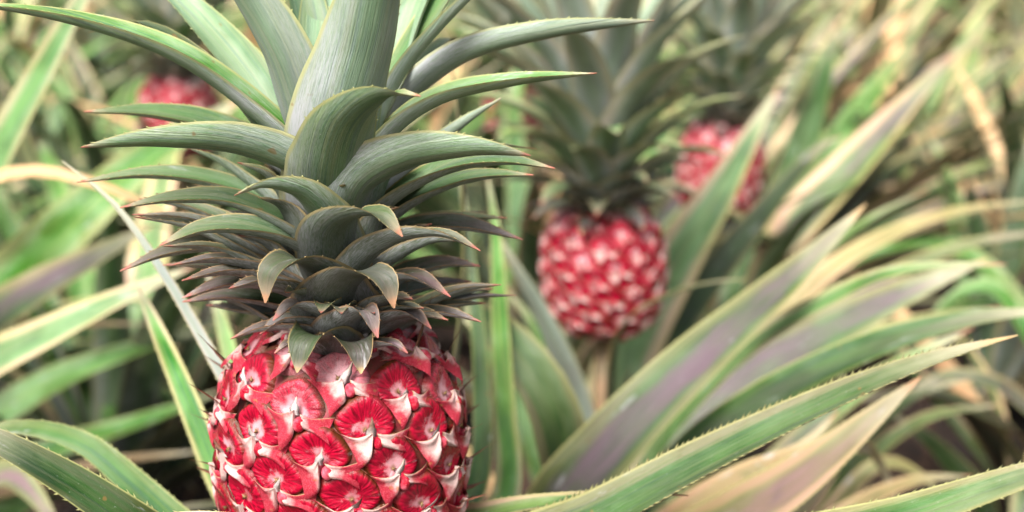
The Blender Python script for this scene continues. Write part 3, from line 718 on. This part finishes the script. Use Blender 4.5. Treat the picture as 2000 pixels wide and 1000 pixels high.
    traced(pl, [(1300, 1000, 1.1), (1560, 720, 1.15), (1760, 630, 1.18), (1960, 600, 1.2)], 60, (0, .1, .9, .2), .45, rnd=.6)
    # ---- plant at the right edge
    c = P(2080, 1150, 1.35); b = V((c.x, 1.35, gz(c.x, 1.35)))
    pl = empty("pineapple_plant", b, "leafy plant at the lower right with green purple-edged blades over brown litter", "pineapple plant", LG)
    traced(pl, [(2000, 860, 1.3), (1900, 800, 1.2), (1840, 770, 1.15), (1770, 762, 1.1)], 90, (0, .5, .6, 0), .4)
    traced(pl, [(1980, 1080, 1.25), (1900, 960, 1.2), (1810, 860, 1.15), (1730, 800, 1.12)], 105, T_GREEN, .6, rnd=.15)
    traced(pl, [(2120, 900, 1.3), (2010, 800, 1.25), (1930, 745, 1.2), (1850, 735, 1.18), (1760, 775, 1.15)], 85, (0, .9, .7, 0), .5, rnd=.5)
    traced(pl, [(2060, 800, 1.35), (2000, 640, 1.38), (1930, 560, 1.4), (1840, 600, 1.4), (1800, 680, 1.4)], 85, T_GREEN, .4)
    traced(pl, [(2000, 1100, 1.3), (1950, 800, 1.3), (1890, 680, 1.3), (1840, 660, 1.25)], 70, (0, 0, .9, .2), .5)
    traced(pl, [(2080, 900, 1.4), (2000, 620, 1.45), (1850, 480, 1.5), (1700, 500, 1.5), (1600, 560, 1.5)], 90, T_GREEN, .3)
    # ---- third fruit
    p = P(1388, 404, 1.66); b = V((p.x, 1.62, gz(p.x, 1.62)))
    pl = empty("pineapple_plant", b, "blurred pineapple plant, red fruit half hidden by a pale green blade, behind the second fruit", "pineapple plant", FG)
    fruit_on(pl, p.z - b.z, 2.6, 33, .95, (R(-4), R(5)), .95)
    traced(pl, [(1480, 560, 1.55), (1560, 440, 1.5), (1660, 330, 1.48), (1760, 220, 1.45), (1865, 105, 1.42)], 150, (0, .85, 1, 0), .6, taper=2.8)
    traced(pl, [(1440, 600, 1.6), (1540, 380, 1.65), (1600, 180, 1.7), (1640, 40, 1.75)], 120, T_GREEN, .5)
    for k in range(9): leaf("leaf", pl, blade_pts(random.uniform(.36, .5), R(40 * k + 10), random.uniform(40, 75), 50), .042, tone_of(), n=20)
    # ---- fourth and fifth fruits, far back
    p = P(362, 296, 1.78); b = V((p.x, 1.75, gz(p.x, 1.75)))
    pl = empty("pineapple_plant", b, "blurred pineapple plant with a pink fruit behind the big crown's long left blades", "pineapple plant", FG)
    fruit_on(pl, p.z - b.z, .4, 45, .95, (R(2), R(2)), .9)
    for nb in blades(16, 51): leaf("leaf", pl, nb[0], nb[1], nb[2], n=18)
    p = P(1000, 205, 2.9); b = V((p.x, 2.35, gz(p.x, 2.35)))
    pl = empty("pineapple_plant", b, "distant pineapple plant with a small pink fruit seen between two pointed crown leaves", "pineapple plant", FG)
    fruit_on(pl, p.z - b.z, .9, 57, .9)
    for nb in blades(16, 52): leaf("leaf", pl, nb[0], nb[1], nb[2], n=18)
    # ---- left side
    c = P(-260, 1150, 1.05); b = V((c.x, 1.05, gz(c.x, 1.05)))
    pl = empty("pineapple_plant", b, "leafy plant at the left edge with pale broad blades sweeping behind the crown", "pineapple plant", LG)
    traced(pl, [(-180, 900, 1.0), (-60, 740, .95), (100, 650, .92), (230, 585, .92), (380, 520, .94)], 140, (-.2, .05, .7, 0), .55, taper=3.4, rnd=.8)
    traced(pl, [(-200, 860, 1.1), (-60, 660, 1.1), (80, 560, 1.1), (190, 500, 1.1), (300, 440, 1.1)], 135, (.05, 1, .55, 0), .55, taper=3.4, rnd=.5)
    traced(pl, [(-180, 800, 1.2), (20, 560, 1.25), (150, 430, 1.2), (300, 300, 1.25), (480, 190, 1.3)], 150, (0, 0, .2, 0), .65, taper=3.4, rnd=.8)
    traced(pl, [(-220, 600, 1.0), (-100, 400, 1.0), (60, 335, .98), (200, 365, .98), (330, 420, 1.0), (450, 470, 1.0)], 62, T_DRY, .5)
    traced(pl, [(-200, 560, 1.05), (-60, 400, 1.0), (40, 220, 1.0), (110, 90, 1.0), (180, -40, 1.0), (230, -160, 1.0)], 120, (-.1, .05, .4, 0), .6, taper=3.4, rnd=.75)
    traced(pl, [(-200, 820, 1.1), (0, 660, 1.12), (150, 636, 1.15), (310, 632, 1.2)], 44, T_DRY, .5)
    traced(pl, [(-200, 1000, 1.1), (0, 960, 1.1), (200, 905, 1.12), (400, 880, 1.15)], 55, (0, 0, .8, .8), .5)
    traced(pl, [(-150, 1050, .95), (0, 930, .9), (60, 960, .85), (130, 1060, .8)], 130, (.2, 1, .2, .1), .6)
    traced(pl, [(-150, 950, 1.2), (60, 770, 1.25), (240, 690, 1.3), (420, 640, 1.35)], 110, T_GREEN, .4)
    traced(pl, [(-150, 1000, 1.2), (100, 880, 1.25), (280, 820, 1.3), (440, 760, 1.35)], 85, T_GREEN, .5)
plants_behind()

def field():
    random.seed(11)
    # whole plants one can still tell leaf by leaf
    spots = [(-.75, 1.55), (-.42, 1.42), (-.30, 2.0), (.02, 1.62), (.32, 1.95), (.62, 1.75), (.95, 1.62), (.80, 2.15), (.55, 1.38), (-.62, 2.2), (-.02, 2.15), (1.15, 2.1), (-.98, 1.95)]
    labels = ["leafy plant seen blurred beyond the left edge blades", "blurred leafy plant in the gap left of the sharp crown",
              "blurred plant below and right of the far pink fruit at left", "blurred leafy plant filling the gap between the first and second crowns",
              "blurred plant right behind the second crown's upright blades", "blurred cream-edged plant to the right of the half hidden red fruit",
              "blurred plant with arching tan blades at the right edge", "blurred purple-tinged plant above the right edge blades",
              "blurred green plant over brown soil at right behind the saw-edged blade", "blurred plant beside the far pink fruit at the upper left",
              "blurred plant under the distant small pink fruit", "blurred plant in the upper right corner", "blurred plant in the upper left corner"]
    for i, ((x, y), lab) in enumerate(zip(spots, labels)):
        pl = empty("pineapple_plant", (x, y, gz(x, y)), lab, "pineapple plant", LG)
        for q in blades(26, (203 if i == 3 else 100 + i), 1.0, .6 if x > .2 else .1): leaf("leaf", pl, q[0], q[1], q[2], n=16, m=7)
    # farther plants, one mesh each
    var = []
    for s in range(6):
        mb = MB()
        for q in blades(24, 300 + s, 1.0, .55 if s > 2 else .1): leaf_into(mb, q[0], q[1], q[2], n=10, m=5, rnd=random.uniform(.45, 1.25))
        var.append(mb)
    base = []
    for s, mb in enumerate(var):
        o = mb.build("pineapple_plant", LEAF); COL.objects.unlink(o); base.append(o)
    y = 2.5; k = 0
    while y < 7.5:
        half = y * .40 + .5; x = -half + random.uniform(0, .3)
        while x < half:
            px, py = x + random.uniform(-.12, .12), y + random.uniform(-.12, .12)
            lean = px > .25; o = base[random.randrange(3) + (3 if lean else 0)].copy(); COL.objects.link(o)
            o.location = (px, py, gz(px, py)); o.rotation_euler = (0, 0, random.uniform(-.5, .5) if lean else random.random() * 6.28)
            s_ = random.uniform(.9, 1.15); o.scale = (s_, s_, s_)
            o["label"] = "blurred leafy plant in the far rows at the top, no fruit showing"; o["category"] = "pineapple plant"; o["group"] = BG
            x += .42; k += 1
        y += .40
    for o in base: bpy.data.objects.remove(o)
field()
